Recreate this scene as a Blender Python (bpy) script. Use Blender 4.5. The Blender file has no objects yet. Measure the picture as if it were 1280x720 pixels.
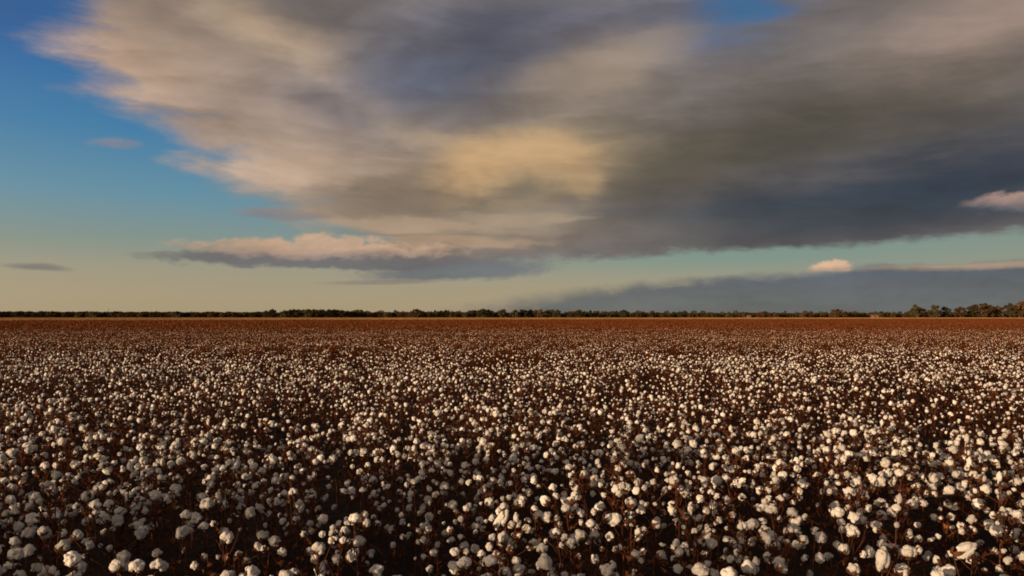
import bpy, bmesh, math, random
from mathutils import Vector, Matrix, Euler, noise as mnoise
R = math.radians
scene = bpy.context.scene
COL = scene.collection
# directions in the sky as (azimuth, elevation, half width, half height, tilt) in degrees
CLEAR = [
    (0, (179, 162, 130)),
    (1.2, (178, 162, 132)),
    (3.0, (166, 158, 136)),
    (5.0, (134, 150, 142)),
    (8, (98, 146, 168)),
    (12, (54, 126, 172)),
    (16, (24, 106, 168)),
    (22, (24, 86, 148)),
    (29, (48, 80, 128)),
    (38, (84, 80, 80)),
    (60, (80, 74, 70)),
]
AIR_TINT = [
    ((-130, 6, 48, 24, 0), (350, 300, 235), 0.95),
    ((-100, 26, 24, 26, 0), (150, 138, 126), 0.8),
    ((150, 20, 70, 50, 0), (128, 118, 110), 0.85),
    ((70, 25, 30, 40, 0), (110, 104, 100), 0.6),
    ((-33.08, 18.38, 4.51, 2.22, 0), (58, 88, 136), 0.45),
    ((17.33, 4.38, 16.97, 1.42, 0), (124, 148, 138), 0.8),
    ((16.44, 20.32, 5.35, 3.48, 0), (58, 108, 152), 1.0),
    ((31.49, 0.72, 16.75, 1.48, 0), (110, 112, 108), 0.5),
]
EDGE_LEFT = ((-31.35, 15.49), (-9.14, 3.68), 1)
EDGE_TOP = ((-31.35, 15.49), (-27.45, 20.54), -1)
EDGE_BASE = ((-12.48, 3.19), (32.81, 4.92), 1)
HOLES = [
    ((16.44, 20.57, 3.43, 2.28, 0), 0.85),
]
BANK = (116, 108, 104)
BANK_TINT = [
    ((-26.43, 14.98, 8.84, 4.4, -20), (198, 166, 142), 0.95),
    ((-17.42, 12.77, 12.53, 4.24, -22), (178, 154, 134), 0.9),
    ((-12.58, 16.52, 11.5, 1.58, -28), (188, 162, 134), 0.9),
    ((-17.39, 9.83, 11.48, 2.16, -8), (192, 164, 140), 0.85),
    ((-4.64, 17.12, 13.05, 3.21, 12), (92, 98, 116), 0.85),
    ((0.0, 20.34, 9.24, 2.08, 0), (94, 96, 112), 0.7),
    ((-4.61, 8.28, 14.61, 2.83, 4), (140, 126, 112), 0.7),
    ((5.79, 16.82, 6.87, 2.67, 20), (146, 130, 116), 0.75),
    ((29.64, 17.16, 8.79, 2.79, 20), (168, 144, 130), 0.9),
    ((19.01, 14.22, 13.34, 3.12, 8), (110, 104, 98), 0.8),
    ((14.73, 11.04, 19.91, 2.17, 8), (84, 80, 68), 0.85),
    ((27.7, 8.12, 15.33, 3.02, 8), (48, 58, 72), 0.95),
    ((14.69, 6.82, 22.75, 1.77, 2), (60, 70, 80), 0.95),
    ((0.58, 10.29, 8.05, 2.81, 8), (160, 138, 110), 0.7),
    ((-6.33, 6.27, 14.52, 1.25, 0), (170, 150, 128), 0.85),
    ((13.72, 20.31, 6.57, 2.52, 0), (84, 94, 118), 0.6),
]
FACES = [
    ((0.58, 10.85, 7.77, 3.03, 8), 0.15, 0.95, (158, 140, 112), 0.7, 1.4),
    ((10.86, 9.55, 4.46, 2.22, 0), 0.15, 1.0, (92, 86, 78), 0.55, 1.4),
    ((-1.97, 10.67, 4.16, 2.25, 14), 0.12, 0.95, (206, 168, 124), 0.85, 1.6),
    ((2.89, 11.56, 3.69, 1.9, -6), 0.12, 0.95, (200, 164, 122), 0.8, 1.6),
    ((5.48, 9.85, 1.72, 1.46, -50), 0.2, 0.95, (186, 154, 116), 0.5, 1.2),
    ((0.87, 8.99, 2.88, 0.79, 8), 0.2, 0.9, (118, 108, 98), 0.55, 1.2),
    ((5.79, 17.09, 6.3, 2.13, 20), 0.15, 0.95, (150, 134, 120), 0.75, 1.6),
    ((-9.16, 6.4, 10.03, 0.9, 0), 0.3, 0.8, (178, 154, 130), 0.75, 0.9),
    ((-4.61, 5.26, 8.54, 0.51, 0), 0.3, 0.8, (178, 150, 124), 0.7, 0.8),
    ((1.16, 7.05, 6.32, 0.4, 0), 0.3, 0.8, (160, 142, 120), 0.6, 0.5),
]
LOW = [
    ((-4.03, 3.26, 7.41, 0.8, 2), 0.3, 0.75, (104, 108, 114), (102, 108, 112), 3.0, 1.0, 0.8, 0.3, 0.85, 0.5, None),
    ((-12.92, 3.97, 12.17, 0.67, 0), 0.3, 0.62, (118, 110, 108), (108, 106, 108), 4.23, 0.8, 1.3, 0.3, 0.9, 0.45, None),
    ((-13.86, 4.68, 11.2, 0.78, 0), 0.34, 0.72, (204, 168, 138), (150, 132, 122), 4.6, 0.6, 2.0, 0.15, 0.85, 0.55, None),
    ((-16.7, 4.89, 1.48, 0.71, 0), 0.36, 0.66, (212, 174, 142), (170, 146, 130), 4.78, 0.6, 1.2, 0.1, 0.8, 0.45, None),
    ((-13.91, 5.12, 1.85, 0.83, 0), 0.36, 0.66, (212, 174, 142), (170, 146, 130), 4.95, 0.6, 1.2, 0.1, 0.8, 0.45, None),
    ((-16.3, 7.04, 3.72, 0.5, 0), 0.3, 0.9, (150, 130, 124), (128, 124, 128), 7.04, 0.5, 0.5, 0.25, 0.7, 0.4, None),
    ((-26.83, 10.96, 2.07, 0.45, 0), 0.35, 0.95, (150, 136, 140), (130, 130, 140), 10.96, 0.5, 0.5, 0.25, 0.55, 0.6, None),
    ((-30.69, 3.01, 2.34, 0.29, -2), 0.3, 0.9, (140, 134, 124), (110, 112, 112), 3.01, 0.3, 0.3, 0.15, 0.7, 0.3, None),
    ((31.9, 0.14, 36.23, 3.12, 1), 0.3, 0.48, (86, 94, 106), (100, 105, 106), 1.88, 1.0, 1.0, 0.12, 0.9, 0.1, None),
    ((31.11, 3.04, 8.88, 0.29, 1), 0.3, 0.8, (176, 150, 126), (112, 110, 110), 2.94, 0.2, 0.5, 0.1, 0.75, 0.4, None),
    ((21.82, 3.09, 1.49, 0.75, 0), 0.36, 0.62, (214, 176, 144), (160, 138, 126), 3.08, 0.3, 1.4, 0.06, 0.95, 0.5, 2.92),
    ((32.65, 7.01, 3.48, 0.62, 3), 0.3, 0.8, (180, 148, 134), (96, 96, 102), 7.02, 0.5, 1.6, 0.15, 0.8, 0.5, None),
    ((-9.14, 2.43, 5.04, 0.23, 1), 0.3, 0.9, (130, 124, 114), (120, 116, 110), 2.43, 0.3, 0.3, 0.12, 0.6, 0.4, None),
]

# ---------------------------------------------------------------- sky (world)
def s2l(c):
    out = []
    for v in c:
        v = v / 255.0
        out.append(v / 12.92 if v <= 0.04045 else ((v + 0.055) / 1.055) ** 2.4)
    return out

SUN_AZ, SUN_EL = -128.0, 7.0          # degrees; azimuth from +Y towards +X
WORLD_STRENGTH = 0.1

class E:
    """small expression wrapper around math nodes"""
    nt = None
    def __init__(self, s): self.s = s
    @staticmethod
    def m(op, a, b=None, c=None, clamp=False):
        n = E.nt.nodes.new('ShaderNodeMath'); n.operation = op; n.use_clamp = clamp
        for i, v in enumerate((a, b, c)):
            if v is None: continue
            if isinstance(v, E): E.nt.links.new(v.s, n.inputs[i])
            else: n.inputs[i].default_value = v
        return E(n.outputs[0])
    def __add__(a, b): return E.m('ADD', a, b)
    __radd__ = __add__
    def __sub__(a, b): return E.m('SUBTRACT', a, b)
    def __rsub__(a, b): return E.m('SUBTRACT', b, a)
    def __mul__(a, b): return E.m('MULTIPLY', a, b)
    __rmul__ = __mul__
    def __truediv__(a, b): return E.m('DIVIDE', a, b)

def e_smooth(x, a, b):
    n = E.nt.nodes.new('ShaderNodeMapRange'); n.interpolation_type = 'SMOOTHSTEP'
    E.nt.links.new(x.s, n.inputs[0])
    n.inputs[1].default_value = a; n.inputs[2].default_value = b
    return E(n.outputs[0])
def e_vec(x, y, z=0.0):
    n = E.nt.nodes.new('ShaderNodeCombineXYZ')
    for i, v in enumerate((x, y, z)):
        if isinstance(v, E): E.nt.links.new(v.s, n.inputs[i])
        else: n.inputs[i].default_value = v
    return n.outputs[0]
def e_noise(vec, scale, detail=5, rough=0.5, dist=0.0):
    n = E.nt.nodes.new('ShaderNodeTexNoise')
    E.nt.links.new(vec, n.inputs['Vector'])
    n.inputs['Scale'].default_value = scale; n.inputs['Detail'].default_value = detail
    n.inputs['Roughness'].default_value = rough; n.inputs['Distortion'].default_value = dist
    return E(n.outputs[0]) - 0.5
def e_mix(f, a, b):
    n = E.nt.nodes.new('ShaderNodeMix'); n.data_type = 'RGBA'
    if isinstance(f, E): E.nt.links.new(f.s, n.inputs[0])
    else: n.inputs[0].default_value = f
    for v, i in ((a, 6), (b, 7)):
        if isinstance(v, (tuple, list)): n.inputs[i].default_value = (*v[:3], 1)
        else: E.nt.links.new(v, n.inputs[i])
    return n.outputs[2]
def e_scale(col, f):
    n = E.nt.nodes.new('ShaderNodeVectorMath'); n.operation = 'SCALE'
    E.nt.links.new(col, n.inputs[0])
    if isinstance(f, E): E.nt.links.new(f.s, n.inputs['Scale'])
    else: n.inputs['Scale'].default_value = f
    return n.outputs[0]

def make_world():
    w = bpy.data.worlds.new('World'); scene.world = w; w.use_nodes = True
    nt = w.node_tree; nt.nodes.clear(); E.nt = nt
    out = nt.nodes.new('ShaderNodeOutputWorld'); bg = nt.nodes.new('ShaderNodeBackground')
    nt.links.new(bg.outputs[0], out.inputs[0]); bg.inputs[1].default_value = WORLD_STRENGTH
    K = 1.0 / WORLD_STRENGTH
    def col(c): return [v * K for v in s2l(c)]
    sky = nt.nodes.new('ShaderNodeTexSky'); sky.sky_type = 'NISHITA'; sky.sun_disc = False
    sky.sun_elevation = R(SUN_EL); sky.sun_rotation = R(SUN_AZ % 360)
    sky.air_density = 1.0; sky.dust_density = 1.6; sky.ozone_density = 2.0
    tc = nt.nodes.new('ShaderNodeTexCoord'); sp = nt.nodes.new('ShaderNodeSeparateXYZ')
    nt.links.new(tc.outputs['Generated'], sp.inputs[0])
    X, Y, Z = (E(sp.outputs[i]) for i in range(3))
    az = E.m('ARCTAN2', X, Y) * (180 / math.pi)
    el = E.m('ARCSINE', Z) * (180 / math.pi)
    # turbulence, streaked sideways as a high layer seen at a slant
    v1 = e_vec(az * 0.040, el * 0.125)
    v2 = e_vec(az * 0.055, el * 0.30, 3.3)
    nA = e_noise(v1, 1.0, 6, 0.55, 0.4)
    nB = e_noise(v2, 1.6, 8, 0.60, 0.3)
    v3 = e_vec(az * 0.045 + el * 0.035, el * 0.22 + az * 0.055, 7.7)      # slanted streaks, left half
    nC = e_noise(v3, 1.2, 6, 0.55, 0.6)
    v4 = e_vec(az * 0.30, el * 0.55, 11.0)
    nD = e_noise(v4, 1.0, 8, 0.58, 0.3)                                   # lumpy, cumulus edges
    nF = e_noise(e_vec(az * 0.85 + nD * .5, el * 1.7, 15.0), 1.0, 5, 0.6, 0.3)   # fine tatters
    # billows: the same noise sampled a little towards the sun side gives lit and shaded flanks
    def relief(sx, sy, dx, dy, off, det, rough):
        a = e_noise(e_vec(az * sx + nA * .5, el * sy + nB * .6, off), 1.0, det, rough, 0.25)
        b = e_noise(e_vec(az * sx + nA * .5 - dx, el * sy + nB * .6 + dy, off), 1.0, det, rough, 0.25)
        return a - b
    rel = relief(.050, .14, .16, .20, 21.0, 4, .48) + relief(.13, .33, .12, .18, 31.0, 4, .5) * .5
    wx = nA * 9.0 + nC * 4.0; wy = nB * 3.6 + nA * 2.6 + nD * 0.6
    azw = az + wx; elw = el + wy
    def blob(b, warp=1.0, lump=0.0):
        cx, cy, rx, ry, rot = b
        x = (azw if warp else az) - cx; y = (elw if warp else el) - cy
        if warp not in (0, 1.0):
            x = az + wx * warp - cx; y = el + wy * warp - cy
        if lump: y = y + nD * lump
        c, s = math.cos(R(rot)), math.sin(R(rot))
        p = (x * (c / rx)) + (y * (s / rx)); q = (y * (c / ry)) - (x * (s / ry))
        d = p * p + q * q
        return E.m('POWER', 2.71828, d * -1.0)
    # clear air: physical sky graded by elevation
    ramp = nt.nodes.new('ShaderNodeValToRGB')
    nt.links.new((el * (1 / 60.0)).s, ramp.inputs[0])
    rp = ramp.color_ramp
    for i, (p, c) in enumerate(CLEAR):
        e_ = rp.elements[i] if i < 2 else rp.elements.new(p / 60.0)
        e_.position = p / 60.0; e_.color = (*s2l(c), 1)
    air = e_mix(0.82, e_scale(sky.outputs[0], 1.0), e_scale(ramp.outputs[0], K))
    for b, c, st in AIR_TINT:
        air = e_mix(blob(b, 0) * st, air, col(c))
    # main bank
    def half(h):
        (x0, y0), (x1, y1), sg = h
        L = math.hypot(x1 - x0, y1 - y0); nx, ny = -(y1 - y0) / L * sg, (x1 - x0) / L * sg
        return (az - x0) * nx + (el - y0) * ny
    front = e_smooth(Y, -0.35, 0.15)
    d1 = E.m('SMOOTH_MIN', half(EDGE_LEFT), half(EDGE_TOP), 3.0)
    d1 = d1 + nA * 5.5 + nC * 4.0 + nB * 7.5 + nD * 2.0 + nF * 1.0
    cl = e_smooth(d1, -1.6, 2.6)
    d2 = half(EDGE_BASE) + nA * 1.0 + nB * 2.2 + nD * 1.4 + nF * .5
    cb = e_smooth(d2, -0.28, 0.5)
    cov = cl * cb * front
    for b, st in HOLES:
        cov = cov * (1.0 - e_smooth(blob(b, 1.0, 1.5) + nF * .3 + rel * .5 + nB * .4, .12, 1.1) * st)
    c = col(BANK)
    first = True
    for b, cc, st in BANK_TINT:
        f = blob(b) * st
        c = e_mix(f, c, col(cc))
    c = e_scale(c, 1.0 + nB * 0.55 + nC * 0.45 + nA * 0.4 + nD * 0.15)
    lit = e_smooth(rel, -.22, .24)
    amt = e_smooth(az, 45, -20) * .35 + .35
    c = e_mix((1.0 - lit) * amt, c, e_scale(c, .62))
    c = e_mix(lit * amt, c, e_scale(c, 1.42))
    for b, lo, hi, cc, st, lump in FACES:
        g = e_smooth(blob(b, .55, lump) + rel * .8 + nF * .12, lo, hi)
        c = e_mix(g * st, c, e_scale(e_mix(0.0, col(cc), col(cc)), 1.0 + rel * .7 + nB * .35))
    res = e_mix(cov, air, c)
    # separate low clouds: (blob, threshold, colour top, colour under, split elevation)
    for b, lo, hi, ctop, cun, sp_el, sw, lump, wp, st, tat, base in LOW:
        m = e_smooth(blob(b, wp, lump) + nF * tat + rel * (tat * .6), lo, hi) * st * front
        if base is not None: m = m * e_smooth(el + nF * .12, base - .06, base + .14)
        t = e_smooth(el + nD * (lump * 0.7) + nB * 0.9, sp_el - sw, sp_el + sw)
        cc = e_mix(t, col(cun), col(ctop))
        cc = e_scale(cc, 1.0 + nB * 0.3 + nD * 0.3 + rel * 0.8 + nF * .25)
        res = e_mix(m, res, cc)
    nt.links.new(res, bg.inputs[0])
    w.cycles.sampling_method = 'MANUAL'; w.cycles.sample_map_resolution = 256
# ---------------------------------------------------------------- camera and light
CAM_H, FOCAL, PITCH = 2.15, 28.0, 2.0
def make_camera():
    cd = bpy.data.cameras.new('camera'); cam = bpy.data.objects.new('camera', cd); COL.objects.link(cam)
    cam.location = (0, 0, CAM_H); cam.rotation_euler = (R(90 + PITCH), 0, 0)
    cd.lens = FOCAL; cd.sensor_width = 36.0; cd.clip_start = 0.05; cd.clip_end = 20000
    scene.camera = cam
def make_sun():
    sd = bpy.data.lights.new('sun', 'SUN'); so = bpy.data.objects.new('sun', sd); COL.objects.link(so)
    sd.energy = 5.0; sd.angle = R(0.55); sd.color = (1.0, 0.72, 0.45)
    d = Vector((math.sin(R(SUN_AZ)) * math.cos(R(SUN_EL)), math.cos(R(SUN_AZ)) * math.cos(R(SUN_EL)), math.sin(R(SUN_EL))))
    so.rotation_euler = d.to_track_quat('Z', 'Y').to_euler()
    so.location = (0, 0, 50)
def settings():
    scene.render.engine = 'CYCLES'
    scene.view_settings.view_transform = 'Standard'; scene.view_settings.look = 'None'
    scene.view_settings.exposure = 0; scene.view_settings.gamma = 1
    scene.render.resolution_x = 1024; scene.render.resolution_y = 576
    scene.cycles.max_bounces = 4; scene.cycles.diffuse_bounces = 3
    scene.cycles.filter_width = 1.8
# ---------------------------------------------------------------- materials
def new_mat(name):
    m = bpy.data.materials.new(name); m.use_nodes = True
    return m, m.node_tree, m.node_tree.nodes['Principled BSDF']
def tex_noise(nt, coord, scale, detail=4, rough=0.6):
    tc = nt.nodes.new('ShaderNodeTexCoord'); n = nt.nodes.new('ShaderNodeTexNoise')
    nt.links.new(tc.outputs[coord], n.inputs['Vector'])
    n.inputs['Scale'].default_value = scale; n.inputs['Detail'].default_value = detail
    n.inputs['Roughness'].default_value = rough
    return n
def ramp_of(nt, src, stops):
    r = nt.nodes.new('ShaderNodeValToRGB'); nt.links.new(src, r.inputs[0])
    for i, (p, c) in enumerate(stops):
        e = r.color_ramp.elements[i] if i < 2 else r.color_ramp.elements.new(p)
        e.position = p; e.color = (*c, 1)
    return r
def noise_mat(name, stops, scale, detail=4, coord='Object', rough=0.9, bump=0.0, bump_scale=None, random_amp=0.0, trash=False):
    m, nt, b = new_mat(name)
    n = tex_noise(nt, coord, scale, detail); r = ramp_of(nt, n.outputs[0], stops)
    c = r.outputs[0]
    if random_amp:
        oi = nt.nodes.new('ShaderNodeObjectInfo'); mr = nt.nodes.new('ShaderNodeMapRange')
        nt.links.new(oi.outputs['Random'], mr.inputs[0])
        mr.inputs[3].default_value = 1 - random_amp; mr.inputs[4].default_value = 1 + random_amp * .5
        sc = nt.nodes.new('ShaderNodeVectorMath'); sc.operation = 'SCALE'
        nt.links.new(c, sc.inputs[0]); nt.links.new(mr.outputs[0], sc.inputs['Scale']); c = sc.outputs[0]
    if trash:                                                  # bits of leaf and soil caught in the lint
        n3 = tex_noise(nt, coord, 95, 3); r3 = ramp_of(nt, n3.outputs[0], [(.62, (0, 0, 0)), (.70, (.75, .75, .75))])
        mx = nt.nodes.new('ShaderNodeMix'); mx.data_type = 'RGBA'
        nt.links.new(r3.outputs[0], mx.inputs[0]); nt.links.new(c, mx.inputs[6]); mx.inputs[7].default_value = (.20, .11, .06, 1); c = mx.outputs[2]
    nt.links.new(c, b.inputs['Base Color']); b.inputs['Roughness'].default_value = rough
    b.inputs['Specular IOR Level'].default_value = 0.15
    if bump:
        n2 = tex_noise(nt, coord, bump_scale or scale * 4, 5); bp = nt.nodes.new('ShaderNodeBump')
        bp.inputs['Strength'].default_value = bump; bp.inputs['Distance'].default_value = 0.01
        nt.links.new(n2.outputs[0], bp.inputs['Height']); nt.links.new(bp.outputs[0], b.inputs['Normal'])
    return m

M = {}
def make_materials():
    M['cotton'] = noise_mat('cotton_lint', [(0.25, (.58, .50, .43)), (0.5, (.80, .73, .66)), (0.75, (.88, .82, .76))], 38, 5, bump=.9, bump_scale=170, rough=1.0, random_amp=.32, trash=True)
    M['far_lint'] = noise_mat('far_lint_fade', [(0.3, (.50, .37, .28)), (0.7, (.72, .57, .45))], 38, 3, rough=1.0, random_amp=.3)  # distance fade put into the colour: pinker, darker lint for far bolls
    M['burr'] = noise_mat('dry_burr', [(0.3, (.045, .016, .007)), (0.7, (.15, .058, .024))], 60, 4, rough=.85, random_amp=.3)
    M['stem'] = noise_mat('cotton_stem', [(0.3, (.045, .014, .007)), (0.7, (.14, .042, .017))], 40, 4, rough=.8, random_amp=.25)
    M['leaf'] = noise_mat('dry_leaf', [(0.3, (.045, .014, .005)), (0.55, (.13, .042, .013)), (0.75, (.25, .088, .027))], 30, 3, rough=.9, random_amp=.35)
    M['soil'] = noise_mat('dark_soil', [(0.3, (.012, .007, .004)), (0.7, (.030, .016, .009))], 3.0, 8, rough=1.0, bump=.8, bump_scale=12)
    M['crop'] = noise_mat('far_crop', [(0.3, (.085, .024, .007)), (0.7, (.19, .056, .015))], 5.0, 4, rough=1.0, random_amp=.2)
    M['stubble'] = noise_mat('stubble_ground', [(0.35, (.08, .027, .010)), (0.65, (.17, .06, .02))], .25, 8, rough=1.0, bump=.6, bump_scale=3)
    M['verge'] = noise_mat('dry_grass_ground', [(0.35, (.22, .12, .05)), (0.65, (.34, .20, .085))], .05, 8, rough=1.0)
    M['blade'] = noise_mat('dry_grass_blade', [(0.35, (.20, .105, .04)), (0.65, (.34, .19, .075))], .3, 4, rough=1.0, random_amp=.25)
    M['bark'] = noise_mat('tree_bark', [(0.3, (.03, .022, .016)), (0.7, (.09, .065, .045))], 3, 5, rough=.95, bump=.6, bump_scale=9)
    M['wood_green'] = noise_mat('autumn_green_leaves', [(0.3, (.045, .038, .016)), (0.7, (.115, .088, .034))], .5, 4, rough=.9, random_amp=.25)
    M['wood_brown'] = noise_mat('autumn_brown_leaves', [(0.3, (.060, .034, .016)), (0.7, (.14, .075, .030))], .5, 4, rough=.9, random_amp=.25)
    M['wall'] = noise_mat('pale_boards', [(0.3, (.13, .085, .06)), (0.7, (.20, .13, .09))], .8, 5, rough=.9)
    M['roof'] = noise_mat('rusty_tin', [(0.3, (.12, .07, .05)), (0.7, (.20, .12, .09))], .8, 6, rough=.7)
    M['door'] = noise_mat('dark_opening', [(0.3, (.02, .018, .015)), (0.7, (.04, .035, .03))], .8, 4, rough=.9)

# ---------------------------------------------------------------- mesh helpers
def mesh_obj(name, me, parent=None, link=True):
    o = bpy.data.objects.new(name, me)
    if link: COL.objects.link(o)
    if parent: o.parent = parent
    return o
def to_mesh(name, bm, mats, smooth=False):
    me = bpy.data.meshes.new(name); bm.to_mesh(me); bm.free()
    for m in mats: me.materials.append(m)
    if smooth: me.polygons.foreach_set('use_smooth', [True] * len(me.polygons))
    return me
def tube(bm, pts, radii, n=5, mi=0):
    rings = []
    for i, p in enumerate(pts):
        p = Vector(p)
        t = (Vector(pts[min(i + 1, len(pts) - 1)]) - Vector(pts[max(i - 1, 0)])).normalized()
        a = t.orthogonal().normalized(); b = t.cross(a)
        rings.append([bm.verts.new(p + (a * math.cos(k * 2 * math.pi / n) + b * math.sin(k * 2 * math.pi / n)) * radii[i]) for k in range(n)])
    for r0, r1 in zip(rings, rings[1:]):
        # match the nearest starting vertex to avoid twists
        k0 = min(range(n), key=lambda k: (r1[k].co - r0[0].co).length)
        for k in range(n):
            f = bm.faces.new((r0[k], r0[(k + 1) % n], r1[(k + 1 + k0) % n], r1[(k + k0) % n])); f.material_index = mi; f.smooth = True
    f = bm.faces.new(rings[-1]); f.material_index = mi
def tag(o, label=None, cat=None, group=None, kind=None):
    if label: o['label'] = label
    if cat: o['category'] = cat
    if group: o['group'] = group
    if kind: o['kind'] = kind
    return o

# ---------------------------------------------------------------- cotton bolls
def boll_into(bm, rng, size=.036, sub=3, stretch=1.0, mat=None, mi=0):
    """an open boll: four or five fluffed locks bulging out of the burr, base at z=0"""
    nl = rng.choice((4, 4, 5)); seed = Vector((rng.uniform(-50, 50), rng.uniform(-50, 50), rng.uniform(-50, 50)))
    ph = rng.uniform(0, 6.28); locks = []
    def lock(d, off, rad): locks.append((d.normalized() * off, rad))
    for k in range(nl):
        a = ph + k * 2 * math.pi / nl + rng.uniform(-.25, .25)
        lock(Vector((math.cos(a), math.sin(a), rng.uniform(-.2, .5))), rng.uniform(.40, .52), rng.uniform(.50, .60))
    lock(Vector((rng.uniform(-.3, .3), rng.uniform(-.3, .3), 1)), .42, .55)
    for k in range(12):                                       # smaller tufts standing out of the locks
        lock(Vector((rng.gauss(0, 1), rng.gauss(0, 1), rng.gauss(.2, .8))), rng.uniform(.70, .86), rng.uniform(.16, .30))
    if rng.random() < .5:                                     # a lock that has begun to hang out
        a = rng.uniform(0, 6.28); lock(Vector((math.cos(a), math.sin(a), -.6)), .78, .42)
    g = bmesh.ops.create_icosphere(bm, subdivisions=sub, radius=1.0)
    for v in g['verts']:
        d = v.co.normalized(); r = .45
        for c, rad in locks:
            q = c.dot(d); disc = rad * rad - c.length_squared + q * q
            if disc > 0 and q > 0: r = max(r, q + math.sqrt(disc))
        r *= 1 + .07 * mnoise.noise(d * 3 + seed)
        if sub > 2: r += .05 * mnoise.noise(d * 9 + seed) + .03 * mnoise.noise(d * 22 + seed)
        p = d * r * size
        p.z = p.z * (.95 * stretch) + size * .78 * stretch
        p.x *= 1 - .12 * (stretch - 1); p.y *= 1 - .12 * (stretch - 1)
        v.co = mat @ p if mat else p
    vs = set(g['verts'])
    for v in g['verts']:
        for f in v.link_faces: f.material_index = mi; f.smooth = True
def burr_into(bm, rng, size=.036, mat=None, mi=0, n=5, seg=3):
    """the dried burr: pointed valves spread under the lint"""
    ph = rng.uniform(0, 6.28)
    mt = mat or Matrix.Identity(4)
    for k in range(n):
        a = ph + k * 2 * math.pi / n + rng.uniform(-.2, .2); L = size * rng.uniform(1.0, 1.45); fl = rng.uniform(.7, 1.7)
        rad = Vector((math.cos(a), math.sin(a), 0)); tan = Vector((-math.sin(a), math.cos(a), 0))
        row = None
        for i in range(seg + 1):
            t = i / seg
            c = rad * (size * .10 + L * .85 * t ** .8) + Vector((0, 0, -size * .12 + L * fl * .55 * t ** 1.8))
            w = size * .44 * (1 - t) ** .7 * (.55 + t) + .0008
            new = [bm.verts.new(mt @ (c - tan * w)), bm.verts.new(mt @ (c + tan * w))]
            if row:
                f = bm.faces.new((row[0], row[1], new[1], new[0])); f.material_index = mi; f.smooth = True
            row = new

# ---------------------------------------------------------------- cotton plants
def plant_layout(rng, h, nb, spread=1.0, top_bias=1.0):
    """stalk, branches, boll seats and leaf seats of one plant; everything in metres"""
    lean = Vector((rng.uniform(-.07, .07), rng.uniform(-.07, .07), 0))
    def axis(t):
        return Vector((lean.x * t * t + .012 * math.sin(7 * t + rng_ph), lean.y * t * t + .012 * math.cos(6 * t + rng_ph), h * t))
    rng_ph = rng.uniform(0, 6)
    stalk = ([axis(i / 6) for i in range(7)], [.008 - .0055 * i / 6 for i in range(7)])
    branches, seats, leaves = [], [], []
    a = rng.uniform(0, 6.28)
    for k in range(nb):
        t = .28 + .70 * (k + rng.uniform(.1, .9)) / nb
        a += 2.4 + rng.uniform(-.35, .35)
        L = (.34 - .20 * t) * rng.uniform(.6, 1.2) * spread
        up = rng.uniform(.5, 1.25)
        p = axis(t); pts = [p]
        n = 3
        for i in range(n):
            d = Vector((math.cos(a + (-1) ** i * .35), math.sin(a + (-1) ** i * .35), up * (1 - .18 * i))).normalized()
            pts.append(pts[-1] + d * L / n)
        branches.append((pts, [.0042, .0034, .0027, .002]))
        if t > .42 or rng.random() < .5:
            seats.append((pts[-1], (pts[-1] - pts[-2]).normalized()))
        if L > .17 and rng.random() < .55:
            d = Vector((math.cos(a + 1.3), math.sin(a + 1.3), .8)).normalized()
            q = pts[1] + d * .045; branches.append(([pts[1], q], [.0028, .002])); seats.append((q, d))
        for q in (pts[1], pts[2]):
            if rng.random() < .8: leaves.append(q)
    seats.append((axis(1), Vector((lean.x, lean.y, 1)).normalized()))
    for i in range(5): leaves.append(axis(rng.uniform(.35, 1.0)))
    for pts, r in branches[::2]: leaves.append(pts[-1] - Vector((0, 0, .02)))
    for i in range(7):                                     # shade-filling lower leaves
        b = rng.uniform(0, 6.28); rr = rng.uniform(.05, .2); leaves.append(axis(rng.uniform(.15, .6)) + Vector((math.cos(b) * rr, math.sin(b) * rr, 0)))
    for i in range(4):                                     # bare twigs standing out of the canopy
        q = axis(rng.uniform(.6, .95)); b = rng.uniform(0, 6.28); d = Vector((math.cos(b) * .5, math.sin(b) * .5, 1)) * rng.uniform(.10, .22)
        branches.append(([q, q + d * .5 + Vector((.01, 0, 0)), q + d], [.0028, .0022, .0014]))
    return stalk, branches, seats, leaves
def leaf_into(bm, rng, p, size, mi=0):
    """one shrivelled, curled leaf hanging on its stalk"""
    a = rng.uniform(0, 6.28); rad = Vector((math.cos(a), math.sin(a), 0)); tan = Vector((-math.sin(a), math.cos(a), 0))
    droop = rng.uniform(.2, 1.5); row = None
    for i in range(4):
        t = i / 3
        c = p + rad * size * (.15 + t * (1.0 - .35 * droop * t)) + Vector((0, 0, size * (.25 * t - droop * .7 * t * t)))
        w = size * (.12, .42, .34, .04)[i]; curl = size * .25 * (0, 1, 1, .2)[i]
        new = [bm.verts.new(c - tan * w + Vector((0, 0, curl * rng.uniform(.3, 1.2)))), bm.verts.new(c), bm.verts.new(c + tan * w + Vector((0, 0, curl * rng.uniform(.3, 1.2))))]
        if row:
            for j in range(2):
                f = bm.faces.new((row[j], row[j + 1], new[j + 1], new[j])); f.material_index = mi; f.smooth = True
        row = new
def seat_matrix(rng, p, d):
    nod = rng.random()
    axis = d.copy()
    if nod < .35: axis = (d + Vector((rng.uniform(-1, 1), rng.uniform(-1, 1), rng.uniform(-.7, .2)))).normalized()   # nodding boll
    q = axis.to_track_quat('Z', 'Y')
    return Matrix.Translation(p) @ q.to_matrix().to_4x4() @ Matrix.Rotation(rng.uniform(0, 6.28), 4, 'Z')

BOLLS, BURRS = [], []
def boll_scale(rng): return .36 + .66 * rng.random() ** 1.4

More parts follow.
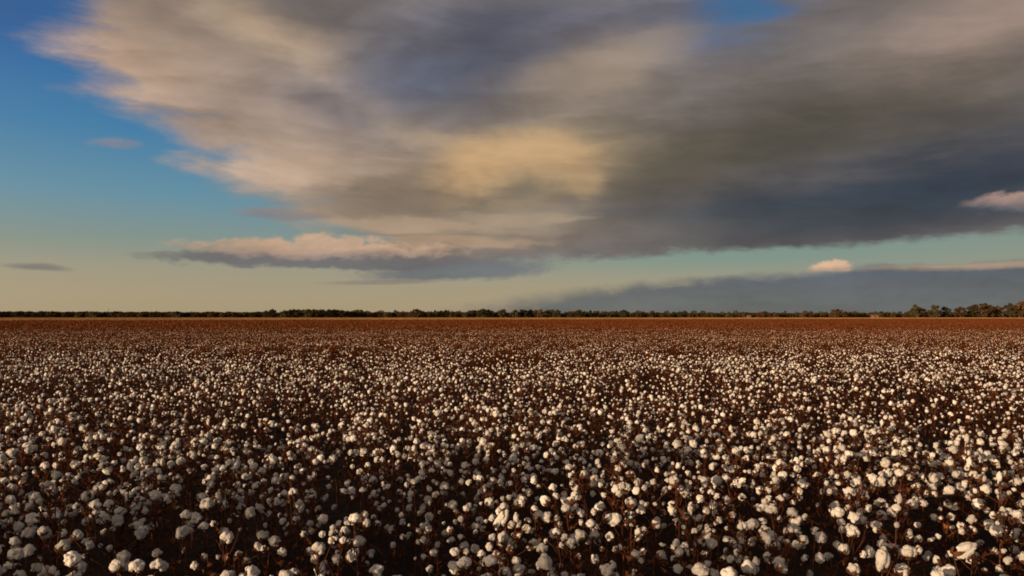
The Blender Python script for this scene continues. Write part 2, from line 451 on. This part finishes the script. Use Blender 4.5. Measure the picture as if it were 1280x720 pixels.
def make_boll_library():
    rng = random.Random(11)
    for i in range(16):
        st = 1.0 if i < 10 else rng.uniform(1.25, 1.6)
        if i >= 14: st = 2.0
        bm = bmesh.new(); boll_into(bm, rng, .036, 4, st); BOLLS.append(to_mesh('boll', bm, [M['cotton']], True))
    for i in range(6):
        bm = bmesh.new(); burr_into(bm, rng, .036); BURRS.append(to_mesh('burr', bm, [M['burr']], True))

def attach_boll(rng, root, mtx, s, which=None):
    b = mesh_obj('boll', BOLLS[which if which is not None else min(int(rng.random() ** 1.35 * 15), 14)], root)
    b.matrix_local = mtx @ Matrix.Scale(s, 4)
    c = mesh_obj('burr', rng.choice(BURRS), b)
    return b
def make_plant(rng, h, nb, nbolls, spread=1.0, specials=()):
    root = bpy.data.objects.new('cotton_plant', None); COL.objects.link(root); root.empty_display_size = .05
    stalk, branches, seats, leaves = plant_layout(rng, h, nb, spread)
    extra = []
    for (dx, dy, z, s, which, tilt) in specials:
        p = Vector((dx, dy, z)); q = Vector((dx * .25, dy * .25, z - .14))
        extra.append((q, p, s, which, tilt)); branches.append(([q - Vector((dx * .25, dy * .25, .04)), q, p], [.004, .0035, .0026]))
    bm = bmesh.new(); tube(bm, *stalk, n=6)
    for pts, r in branches: tube(bm, pts, r, n=4)
    mesh_obj('stem', to_mesh('stem', bm, [M['stem']]), root)
    bm = bmesh.new()
    for p in leaves: leaf_into(bm, rng, p, rng.uniform(.022, .055))
    mesh_obj('foliage', to_mesh('foliage', bm, [M['leaf']]), root)
    seats.sort(key=lambda s: -s[0].z)
    for p, d in seats[:nbolls]:
        attach_boll(rng, root, seat_matrix(rng, p, d), boll_scale(rng))
    for q, p, s, which, tilt in extra:
        m = Matrix.Translation(p) @ Matrix.Rotation(R(tilt), 4, 'Y') @ Matrix.Rotation(rng.uniform(0, 6.28), 4, 'Z')
        attach_boll(rng, root, m, s * .84, which)
    return root
def copy_plant(src):
    c = src.copy(); COL.objects.link(c)
    for ch in src.children:
        d = ch.copy(); COL.objects.link(d); d.parent = c
        for g in ch.children:
            e = g.copy(); COL.objects.link(e); e.parent = d
    return c
def plant_mesh(rng, h, nb, nbolls, sub, lod, spread=1.0, bs=.029):
    """a whole plant as one mesh, for the uncountable part of the field"""
    bm = bmesh.new(); stalk, branches, seats, leaves = plant_layout(rng, h, nb, spread)
    tube(bm, *stalk, n=4 if lod == 0 else 3, mi=0)
    for pts, r in branches:
        if lod: pts, r = (pts[0], pts[-1]), (r[0] * 1.3, r[-1] * 1.3)
        tube(bm, pts, r, n=3, mi=0)
    for p in leaves: leaf_into(bm, rng, p, rng.uniform(.028, .065) * (1 if lod == 0 else 1.6), mi=2)
    seats.sort(key=lambda s: -s[0].z)
    for p, d in seats[:nbolls]:
        m = seat_matrix(rng, p, d); s = boll_scale(rng) * bs
        boll_into(bm, rng, s, sub, 1.0 if rng.random() < .8 else 1.4, mat=m, mi=1)
        burr_into(bm, rng, s, m, 2, 4, 2 if lod == 0 else 1)
    return to_mesh('cotton_plant_mass', bm, [M['stem' if lod == 0 else 'crop'], M['cotton' if lod == 0 else 'far_lint'], M['leaf' if lod == 0 else 'crop']])

def scatter(name, protos, pts, label, cat):
    """ONE object: geometry nodes put prototypes on its vertices (position, turn, size, kind)"""
    col = bpy.data.collections.new(name + '_kinds')
    for i, me in enumerate(protos):
        o = bpy.data.objects.new('%s_kind' % name, me); col.objects.link(o)
    me = bpy.data.meshes.new(name); me.from_pydata([p[0] for p in pts], [], [])
    for an, ty, idx in (('turn', 'FLOAT', 1), ('size', 'FLOAT', 2), ('pick', 'INT', 3)):
        at = me.attributes.new(an, ty, 'POINT'); at.data.foreach_set('value', [p[idx] for p in pts])
    o = mesh_obj(name, me); tag(o, label, cat, kind='stuff')
    ng = bpy.data.node_groups.new(name, 'GeometryNodeTree')
    ng.interface.new_socket('Geometry', in_out='INPUT', socket_type='NodeSocketGeometry')
    ng.interface.new_socket('Geometry', in_out='OUTPUT', socket_type='NodeSocketGeometry')
    N = ng.nodes.new; L = ng.links.new
    gi, go = N('NodeGroupInput'), N('NodeGroupOutput')
    ci = N('GeometryNodeCollectionInfo'); ci.inputs['Collection'].default_value = col
    ci.inputs['Separate Children'].default_value = True; ci.inputs['Reset Children'].default_value = True
    io = N('GeometryNodeInstanceOnPoints'); io.inputs['Pick Instance'].default_value = True
    def attr(an, ty):
        a = N('GeometryNodeInputNamedAttribute'); a.data_type = ty; a.inputs[0].default_value = an
        return [s for s in a.outputs if s.enabled][0]
    cx = N('ShaderNodeCombineXYZ'); L(attr('turn', 'FLOAT'), cx.inputs[2])
    L(gi.outputs[0], io.inputs['Points']); L(ci.outputs[0], io.inputs['Instance'])
    L(attr('pick', 'INT'), io.inputs['Instance Index']); L(cx.outputs[0], io.inputs['Rotation']); L(attr('size', 'FLOAT'), io.inputs['Scale'])
    L(io.outputs[0], go.inputs[0])
    md = o.modifiers.new('scatter', 'NODES'); md.node_group = ng
    return o

# ---------------------------------------------------------------- where plants stand
def crop_height(x, y):
    """taller and shorter stretches of the crop"""
    return 1.0 + .15 * mnoise.noise(Vector((x * .28, y * .28, 1.3))) + .14 * mnoise.noise(Vector((x * .9, y * .9, 4.1)))
def crop_gap(x, y):
    return y < 30 and mnoise.noise(Vector((x * .55, y * .40, 9.7))) < -.40
def spots(x0, x1, y0, y1, step, rng, keep):
    out = []
    ny = int((y1 - y0) / step); nx = int((x1 - x0) / step)
    for j in range(ny):
        for i in range(nx):
            x = x0 + (i + .5 + (.5 if j % 2 else 0) + rng.uniform(-.42, .42)) * step
            y = y0 + (j + .5 + rng.uniform(-.42, .42)) * step
            if keep(x, y): out.append((x, y))
    return out
TANH = 18.0 / FOCAL
# plants one can pick out: seat in the field (as seen towards), what marks them, their own bolls
# (across, along, height, size, shape, tilt)
HEROES = [
    (18, 690, 'with four big grey bolls in the left corner', [(-.07, 0, .98, 1.35, 2, -20), (.05, -.04, .97, 1.3, 5, 15), (-.01, -.09, .90, 1.2, 7, 0), (.10, .04, .89, 1.0, 1, 25)]),
    (97, 700, 'with one big grey boll above an orange lit one', [(0, 0, .98, 1.3, 3, 0), (.01, -.06, .90, 1.0, 6, 10)]),
    (178, 705, 'with three grey bolls touching in a row', [(-.09, 0, .97, 1.15, 4, -15), (0, -.01, .97, 1.15, 8, 0), (.085, 0, .975, 1.05, 9, 15)]),
    (237, 645, 'with two warm lit bolls stacked upright', [(0, -.01, .90, 1.0, 2, 0), (.0, 0, .98, 1.1, 0, 0)]),
    (262, 636, 'with a single large round grey boll', [(0, 0, .99, 1.5, 5, 0)]),
    (445, 655, 'with a pinkish boll above dark stems', [(0, 0, 1.0, 1.2, 1, 10)]),
    (622, 655, 'with a long slanting boll over a dark hollow', [(0, 0, .98, 1.15, 14, 28)]),
    (595, 702, 'with a warm boll beside a grey one', [(-.05, 0, .97, 1.15, 6, 0), (.06, .03, .97, 1.1, 3, 10)]),
    (677, 688, 'with two pale bolls one above the other', [(0, 0, .99, .95, 7, 0), (.01, -.02, .91, 1.2, 11, 5)]),
    (845, 565, 'with a lone bright boll held high', [(0, 0, 1.03, 1.35, 9, 0)]),
    (968, 650, 'with a tight cluster of six bright bolls', [(-.03, 0, 1.03, 1.15, 0, 0), (.09, .02, 1.01, 1.1, 2, 10), (-.13, 0, .95, 1.2, 4, -15), (.08, -.02, .93, 1.15, 6, 10), (-.07, -.03, .88, 1.2, 8, 0), (.09, -.05, .85, 1.05, 1, 0)]),
    (1052, 648, 'with three bright bolls at the end of a branch', [(-.03, .02, 1.0, 1.2, 3, 0), (.05, 0, .98, 1.1, 5, 0), (.03, -.04, .91, 1.2, 9, 0)]),
    (1097, 695, 'with one long upright boll like a thumb', [(0, 0, .93, 1.2, 15, 4)]),
    (1130, 690, 'with a round bright boll over a red stem', [(0, 0, .97, 1.3, 1, 0)]),
    (1198, 690, 'with a long boll lying almost sideways', [(-.05, 0, .99, 1.25, 14, 68)]),
    (935, 705, 'with a tall drooping boll at the bottom edge', [(0, 0, .95, 1.15, 13, -12)]),
    (888, 712, 'with two wide bright bolls side by side', [(-.05, 0, .97, 1.3, 7, -10), (.06, -.02, .96, 1.25, 0, 12)]),
]
def build_field():
    rng = random.Random(5)
    near = spots(-16, 14, -7, 13.5, .40, rng, lambda x, y: (abs(x) > .7 or abs(y) > .6) and not crop_gap(x, y))
    # a plant counts as seen when its top half projects into the frame
    def seen(x, y):
        if y < 2.6 or abs(x) > TANH * y + .12: return False
        return (CAM_H - .98) / y < .362
    vis = sorted([p for p in near if seen(*p)], key=lambda p: math.hypot(*p))[:282]
    vset = set(vis); dmax = max(math.hypot(*p) for p in vis)
    rest = [p for p in near if p not in vset]
    print('individual plants', len(vis), 'out to', round(dmax, 1))
    make_boll_library()
    protos = []
    for k in range(14):
        protos.append(make_plant(rng, rng.uniform(.90, 1.06), rng.randint(11, 14), rng.randint(8, 13), rng.uniform(.85, 1.15)))
    group = 'cotton plants in the near part of the field'
    heroes = []
    for px, py, desc, sp in HEROES:
        Y = (CAM_H - .99) * 995.6 / (py - 394.8); X = (px - 640) / 995.6 * Y
        near_ones = [p for p in vis if math.hypot(p[0] - X, p[1] - Y) < .26]
        for p in near_ones: vis.remove(p)
        o = make_plant(rng, .88, 9, 4, .9, sp)
        o.location = (X, Y, 0); o.rotation_euler = (0, 0, 0)
        tag(o, 'cotton plant ' + desc, 'cotton plant', group); heroes.append((X, Y, desc))
    labels = {}
    for hx, hy, desc in heroes:
        for word, ux, uy in (('just left of', -1, 0), ('just right of', 1, 0), ('right behind', 0, 1), ('in front of', 0, -1)):
            best = None
            for p in vis:
                if p in labels: continue
                dx, dy = p[0] - hx, p[1] - hy; d = math.hypot(dx, dy)
                if d < .75 and (dx * ux + dy * uy) > .8 * d and (best is None or d < best[0]): best = (d, p)
            if best: labels[best[1]] = 'plant %s the one %s' % (word, desc)
    def zone(x, y):
        d = math.hypot(x, y); u = x / (TANH * y)
        belt = ('along the bottom edge' if d < 4.4 else 'behind the front row' if d < 5.8 else 'in the middle of the near field' if d < 7.4 else 'at the back of the near field')
        side = ('far left' if u < -.6 else 'left of centre' if u < -.2 else 'centre' if u < .2 else 'right of centre' if u < .6 else 'far right')
        return 'cotton plant with small bolls %s, %s' % (belt, side)
    used = [False] * len(protos)
    for (x, y) in vis:
        k = rng.randrange(len(protos))
        o = copy_plant(protos[k]) if used[k] else protos[k]
        used[k] = True
        s = crop_height(x, y) * rng.uniform(.94, 1.05)
        o.location = (x, y, 0); o.rotation_euler = (0, 0, rng.uniform(0, 6.28)); o.scale = (s, s, s)
        tag(o, labels.get((x, y)) or zone(x, y), 'cotton plant', group)
    if not all(used): raise RuntimeError('unused prototype')
    # the mass of the field
    mid = [plant_mesh(rng, rng.uniform(.90, 1.06), rng.randint(9, 11), (9, 8, 8, 7, 6, 5, 4, 3, 3)[k], 2, 0, 1.0, .036 - .0006 * k) for k in range(9)]
    far = [plant_mesh(rng, rng.uniform(.90, 1.06), 8, (4, 3, 2, 2, 1, 0)[k // 2], 1, 1, 1.15) for k in range(12)]
    pts = []
    def put(x, y, pick):
        pts.append(((x, y, 0), rng.uniform(0, 6.28), crop_height(x, y) * rng.uniform(.92, 1.06), pick))
    for x, y in rest: put(x, y, rng.randrange(3))
    def band(y0, y1, step, mx):
        def keep(x, y): return abs(x) < TANH * y + mx and not crop_gap(x, y)
        w = TANH * y1 + mx
        return spots(-w, w, y0, y1, step, rng, keep)
    for x, y in band(13.5, 23, .44, 5): put(x, y, min(8, max(0, int(rng.gauss((y - 11) / 18 * 8, 1.5)))))
    for x, y in band(23, 36, .46, 5):
        if rng.random() > (y - 23) / 13: put(x, y, min(8, max(0, int(rng.gauss((y - 10) / 18 * 8, 2)))))
        else: put(x, y, 9 + min(11, max(0, int(rng.gauss(1.0 + (y - 23) / 5, 2)))))
    for x, y in band(36, 80, .5, 5):
        t = (y - 33) / 38
        put(x, y, 9 + min(11, max(0, int(rng.gauss(2.0 + 9.0 * t, 2.6)))))
    print('field instances', len(pts))
    scatter('cotton_field', mid + far, pts, 'mass of dry cotton plants dotted with white bolls across the field', 'cotton crop')

def crop_tile(rng, size=5.0, n=150):
    bm = bmesh.new()
    for i in range(n):
        x, y = rng.uniform(-size / 2, size / 2), rng.uniform(-size / 2, size / 2); h = rng.uniform(.7, 1.05)
        for k in range(5):
            a = rng.uniform(0, 6.28); w = rng.uniform(.05, .11); z = h * rng.uniform(.45, .95)
            p = Vector((x + rng.uniform(-.14, .14), y + rng.uniform(-.14, .14), z)); t = Vector((math.cos(a), math.sin(a), 0)) * w
            up = Vector((rng.uniform(-.05, .05), rng.uniform(-.05, .05), rng.uniform(.08, .20)))
            bm.faces.new([bm.verts.new(p - t), bm.verts.new(p + t), bm.verts.new(p + up)])
        tube(bm, [(x, y, 0), (x, y, h)], [.02, .01], 3)
    return to_mesh('crop_tile', bm, [M['crop']])
def grass_tile(rng, size=8.0, n=500, h=.5):
    bm = bmesh.new()
    for i in range(n):
        x, y = rng.uniform(-size / 2, size / 2), rng.uniform(-size / 2, size / 2); a = rng.uniform(0, 6.28); hh = h * rng.uniform(.5, 1.2)
        t = Vector((math.cos(a), math.sin(a), 0)) * .06; p = Vector((x, y, 0))
        bm.faces.new([bm.verts.new(p - t), bm.verts.new(p + t), bm.verts.new(p + Vector((rng.uniform(-.2, .2), rng.uniform(-.2, .2), hh)))])
    return to_mesh('grass_tile', bm, [M['blade']])
def crop_end(x):       # far edge of the crop: nearer at the left, farther at the right
    u = max(-1.0, min(1.0, x / 200.0))
    return 265 + 75 * u
def build_far():
    rng = random.Random(8)
    tiles = [crop_tile(rng) for k in range(4)]
    pts = []
    y = 50.5
    while y < 345:
        w = TANH * y + 25; x = -w
        while x < w:
            if y < crop_end(x) and rng.random() < (y - 48) / 32: pts.append(((x, y, 0), rng.choice((0, 1.5708, 3.1416, 4.712)), rng.uniform(.92, 1.04), rng.randrange(4)))
            x += 5.0
        y += 5.0
    scatter('distant_crop', tiles, pts, 'far brown stretch of the crop that shows no white bolls', 'crop')
    tiles = [grass_tile(rng) for k in range(3)]
    pts = []
    y = 300.0
    while y < 800:
        w = TANH * y + 40; x = -w
        while x < w:
            if y > crop_end(x) + 14: pts.append(((x, y, 0), rng.uniform(0, 6.28), rng.uniform(.8, 1.2), rng.randrange(3)))
            x += 9.0
        y += 14.0
    scatter('dry_grass', tiles, pts, 'strip of pale dry grass along the far edge of the crop', 'grass')

def sheet(name, pts, z, mat):
    bm = bmesh.new(); bm.faces.new([bm.verts.new((x, y, z)) for x, y in pts])
    o = mesh_obj(name, to_mesh(name, bm, [mat])); tag(o, kind='structure'); return o
def build_ground():
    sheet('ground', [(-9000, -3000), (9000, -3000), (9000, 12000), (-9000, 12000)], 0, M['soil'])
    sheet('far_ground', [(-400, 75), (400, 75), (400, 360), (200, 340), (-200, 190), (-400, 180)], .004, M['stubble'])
    sheet('grass_margin', [(-1600, 181), (-400, 181), (-200, 191), (200, 341), (400, 361), (1600, 361), (1600, 1400), (-1600, 1400)], .004, M['verge'])

# ---------------------------------------------------------------- far trees
def tree_parts(rng, h, w, mat, trunk_h=.10, clumps=44, leaves=44, leaf=.50):
    tb = bmesh.new(); top = Vector((rng.uniform(-.3, .3), rng.uniform(-.3, .3), h * .62))
    tube(tb, [(0, 0, 0), (top.x * .4, top.y * .4, h * .3), top], [h * .030, h * .022, h * .008], 6)
    cb = bmesh.new()
    cents = []
    for k in range(clumps):
        a = rng.uniform(0, 6.28); t = rng.random(); z = h * (trunk_h + (1 - trunk_h) * t)
        prof = math.sqrt(max(.05, 1 - ((t - .38) / .66) ** 2))
        rr = w * .5 * prof * math.sqrt(rng.random())
        c = Vector((math.cos(a) * rr, math.sin(a) * rr, z * rng.uniform(.9, 1.0))); cents.append(c)
        if k % 3 == 0:
            tube(tb, [(top.x * .4, top.y * .4, h * rng.uniform(.2, .45)), c], [h * .010, h * .003], 4)
    for c in cents:
        cr = h * rng.uniform(.07, .14)
        for i in range(leaves):
            d = Vector((rng.gauss(0, 1), rng.gauss(0, 1), rng.gauss(0, .8))).normalized() * cr * rng.random() ** .4
            p = c + d; s = leaf * rng.uniform(.6, 1.3)
            u = Vector((rng.gauss(0, 1), rng.gauss(0, 1), rng.gauss(0, 1))).normalized(); v = u.orthogonal().normalized()
            cb.faces.new([cb.verts.new(p - u * s), cb.verts.new(p + v * s * .6), cb.verts.new(p + u * s), cb.verts.new(p - v * s * .6)])
    return to_mesh('trunk', tb, [M['bark']]), to_mesh('crown', cb, [mat])
def whole_tree(parts):
    bm = bmesh.new(); bm.from_mesh(parts[0]); n = len(bm.faces); bm.from_mesh(parts[1])
    bm.faces.ensure_lookup_table()
    for f in bm.faces[n:]: f.material_index = 1
    return to_mesh('wood_tree', bm, [parts[0].materials[0], parts[1].materials[0]])
def build_trees():
    rng = random.Random(21)
    kinds = []
    for k in range(4): kinds.append(tree_parts(rng, 8.5, rng.uniform(7, 10), M['wood_green']))
    for k in range(3): kinds.append(tree_parts(rng, 8.0, rng.uniform(7, 9), M['wood_brown']))
    low = [tree_parts(rng, 6.0, 8, M['wood_brown'], .05), tree_parts(rng, 6.0, 9, M['wood_green'], .05)]
    def X(px, Y): return (px - 640) / 995.6 * Y
    # the far wood that reads as one mass
    pts = []
    px = -160.0
    while px < 1440:
        Y = rng.uniform(900, 960); t = min(1, max(0, px / 1280))
        sz = (1.2 - .36 * t) * rng.uniform(.86, 1.05)
        pts.append(((X(px, Y), Y, 0), rng.uniform(0, 6.28), sz, 7 + (rng.random() < .5)))
        pts.append(((X(px + 3, Y + 30), Y + 30, 0), rng.uniform(0, 6.28), sz * .95, rng.choice((7, 8, 2, 5)) if t > .3 else 8))
        px += rng.uniform(2.0, 3.6)
    scatter('distant_wood', [whole_tree(k) for k in kinds + low], pts, 'low dark band of far woodland along the horizon', 'woodland')
    def tree(px, Y, h, k, wide, label, group=None):
        o = bpy.data.objects.new('tree', None); COL.objects.link(o)
        base = 8.5 if k < 4 else 8.0
        s = h / base; o.location = (X(px, Y), Y, 0); o.scale = (s * wide * 1.25, s * wide * 1.25, s); o.rotation_euler = (0, 0, rng.uniform(0, 6.28))
        mesh_obj('trunk', kinds[k][0], o); mesh_obj('crown', kinds[k][1], o)
        tag(o, label, 'tree', group)
    for a in TREES: tree(*a)
TREES = []
def fill_trees():
    T = TREES.append
    cop = 'dark tree of the long flat topped copse left of the middle'; cg = 'trees of the flat topped copse'
    for i in range(9): T((357 + i * 5.6, 880 + (i * 37) % 23, 8.9 - .3 * (i % 3 == 1) - (1.0 if i in (0,) else 0), (0, 1, 2, 3)[i % 4], 1.25, cop, cg))
    cop = 'dark tree of the shorter copse just right of the flat topped one'; cg = 'trees of the shorter copse'
    for i in range(6): T((411 + i * 5.8, 885 + (i * 29) % 21, 8.8 - .35 * i * (i > 2), (2, 0, 3, 1)[i % 4], 1.25, cop, cg))
    cop = 'tree of the close row of dark trees at the middle of the horizon'; cg = 'trees of the middle row'
    for i in range(9): T((644 + i * 6.6, 890 + (i * 31) % 19, 8.3 + .5 * (i % 2), (1, 4, 0, 2)[i % 4], 1.15, cop, cg))
    T((340, 880, 9.0, 3, 1.2, 'small round tree standing alone left of the flat topped copse'))
    T((333, 884, 7.6, 1, 1.1, 'low tree touching the left side of the small round one'))
    T((520, 885, 9.2, 2, 1.1, 'slightly taller tree rising from the low woodland left of centre'))
    T((526, 888, 8.0, 5, 1.1, 'brownish tree right beside the slightly taller one left of centre'))
    T((603, 885, 9.4, 0, 1.3, 'wide tree with a humped crown just left of the middle row'))
    T((611, 889, 8.6, 1, 1.2, 'second tree of the hump just left of the middle row'))
    T((628, 885, 9.0, 3, 1.2, 'separate rounded tree between the hump and the middle row'))
    T((713, 885, 7.0, 4, .8, 'thin small tree in the gap at the right end of the middle row'))
    T((723, 885, 8.4, 0, 1.2, 'rounded tree past the gap at the right end of the middle row'))
    T((780, 885, 8.3, 2, 1.1, 'small dark tree above low scrub right of the middle'))
    T((1046, 885, 9.6, 5, 1.2, 'little brown tree top just above the scrub right of centre'))
    T((1144, 880, 13.6, 1, .75, 'first tall dark tree at the left end of the right hand grove'))
    T((1151, 884, 11.0, 5, .8, 'shorter tree leaning on the first tall one of the right hand grove'))
    T((1168, 880, 13.2, 2, .9, 'rounded green tree second in the right hand grove'))
    T((1182, 886, 11.8, 0, .9, 'lower dark tree third in the right hand grove'))
    T((1200, 880, 11.5, 6, 1.0, 'brownish tree before the dip of the right hand grove'))
    T((1217, 884, 14.0, 3, 1.0, 'broad tree at the left side of the big lit clump'))
    T((1230, 880, 15.2, 4, 1.05, 'orange brown tree on top of the big lit clump'))
    T((1246, 886, 13.2, 5, .9, 'brown tree on the right slope of the big lit clump'))
    T((1262, 880, 15.0, 1, .9, 'dark green tree beside the last tall one at the right edge'))
    T((1277, 878, 17.0, 6, 1.0, 'tallest orange brown tree at the right edge of the picture'))
fill_trees()
def build_shed(px, Y, w, d, h, wall, label):
    o = bpy.data.objects.new('farm_shed', None); COL.objects.link(o); o.location = ((px - 640) / 995.6 * Y, Y, 0); o.rotation_euler = (0, 0, R(-25))
    tag(o, label, 'shed')
    bm = bmesh.new()
    v = [bm.verts.new(p) for p in ((-w/2, -d/2, 0), (w/2, -d/2, 0), (w/2, d/2, 0), (-w/2, d/2, 0), (-w/2, -d/2, h), (w/2, -d/2, h), (w/2, d/2, h), (-w/2, d/2, h), (-w/2, 0, h * 1.4), (w/2, 0, h * 1.4))]
    for f in ((0, 1, 5, 4), (2, 3, 7, 6), (0, 4, 8, 7, 3), (1, 2, 6, 9, 5)): bm.faces.new([v[i] for i in f])
    mesh_obj('wall', to_mesh('wall', bm, [M['wall']]), o)
    bm = bmesh.new(); e = .35
    for s in (-1, 1):
        a, b_ = (-w/2 - e, s * (d/2 + e), h - .12), (w/2 + e, s * (d/2 + e), h - .12); c, dd = (w/2 + e, 0, h * 1.4 + .06), (-w/2 - e, 0, h * 1.4 + .06)
        lo = [bm.verts.new(q) for q in (a, b_, c, dd)]; hi = [bm.verts.new((q[0], q[1], q[2] + .12)) for q in (a, b_, c, dd)]
        bm.faces.new(lo); bm.faces.new(hi)
        for i in range(4): bm.faces.new((lo[i], lo[(i + 1) % 4], hi[(i + 1) % 4], hi[i]))
    mesh_obj('roof', to_mesh('roof', bm, [M['roof']]), o)
    bm = bmesh.new(); bmesh.ops.create_cube(bm, size=1)
    for q in bm.verts: q.co = Vector((q.co.x * w * .3 + w * .1, q.co.y * .08 - d/2 - .03, (q.co.z + .5) * h * .8))
    mesh_obj('door', to_mesh('door', bm, [M['door']]), o)
def build_shade_bushes():  # bushes added out of view to throw shade across the near-left plants
    rng = random.Random(4)
    kinds = [whole_tree(tree_parts(rng, 3.2, rng.uniform(2.6, 3.4), M['wood_brown'], .12, 34, 60, .10)) for k in range(3)]
    pts = [((x, y, 0), rng.uniform(0, 6.28), s, k) for x, y, s, k in SHADE_BUSHES]
    scatter('shade_bushes', kinds, pts, 'added loose row of unseen bushes behind the viewpoint, shading the near field', 'shade_bushes')
SHADE_BUSHES = [(-8.8, -1.5, .56, 0), (-9.8, .1, .66, 1), (-6.9, -3.6, .62, 2), (-11.0, -2.0, .9, 2), (-13.0, -7.0, 1.0, 0), (-11.2, -9.0, .85, 1), (-8.2, -11.0, .9, 2), (-4.6, -12.6, .8, 0), (-15.5, -4.6, .9, 2), (0.5, -13, 1.0, 1)]
def build_pole():
    Y = 870.0; o = bpy.data.objects.new('utility_pole', None); COL.objects.link(o); o.location = ((136 - 640) / 995.6 * Y, Y, 0)
    tag(o, 'thin dark pole standing above the low woodland at far left', 'pole')
    bm = bmesh.new(); tube(bm, [(0, 0, 0), (0, 0, 9.6)], [.22, .15], 8); mesh_obj('post', to_mesh('post', bm, [M['bark']]), o)
    bm = bmesh.new(); tube(bm, [(-1.0, .2, 9.0), (1.0, .2, 9.0)], [.09, .09], 4); mesh_obj('crossarm', to_mesh('crossarm', bm, [M['bark']]), o)
def build_scene():
    make_materials(); build_shade_bushes(); build_ground(); build_field(); build_far(); build_trees()
    build_shed(1093, 856, 7.0, 5.0, 2.3, 0, 'pale low farm shed before the scrub left of the right hand grove')
    build_shed(936, 858, 4.0, 3.5, 1.9, 0, 'tiny pale shed at the foot of the low woodland right of centre')
    build_pole()
make_world(); make_camera(); make_sun(); settings()
build_scene()
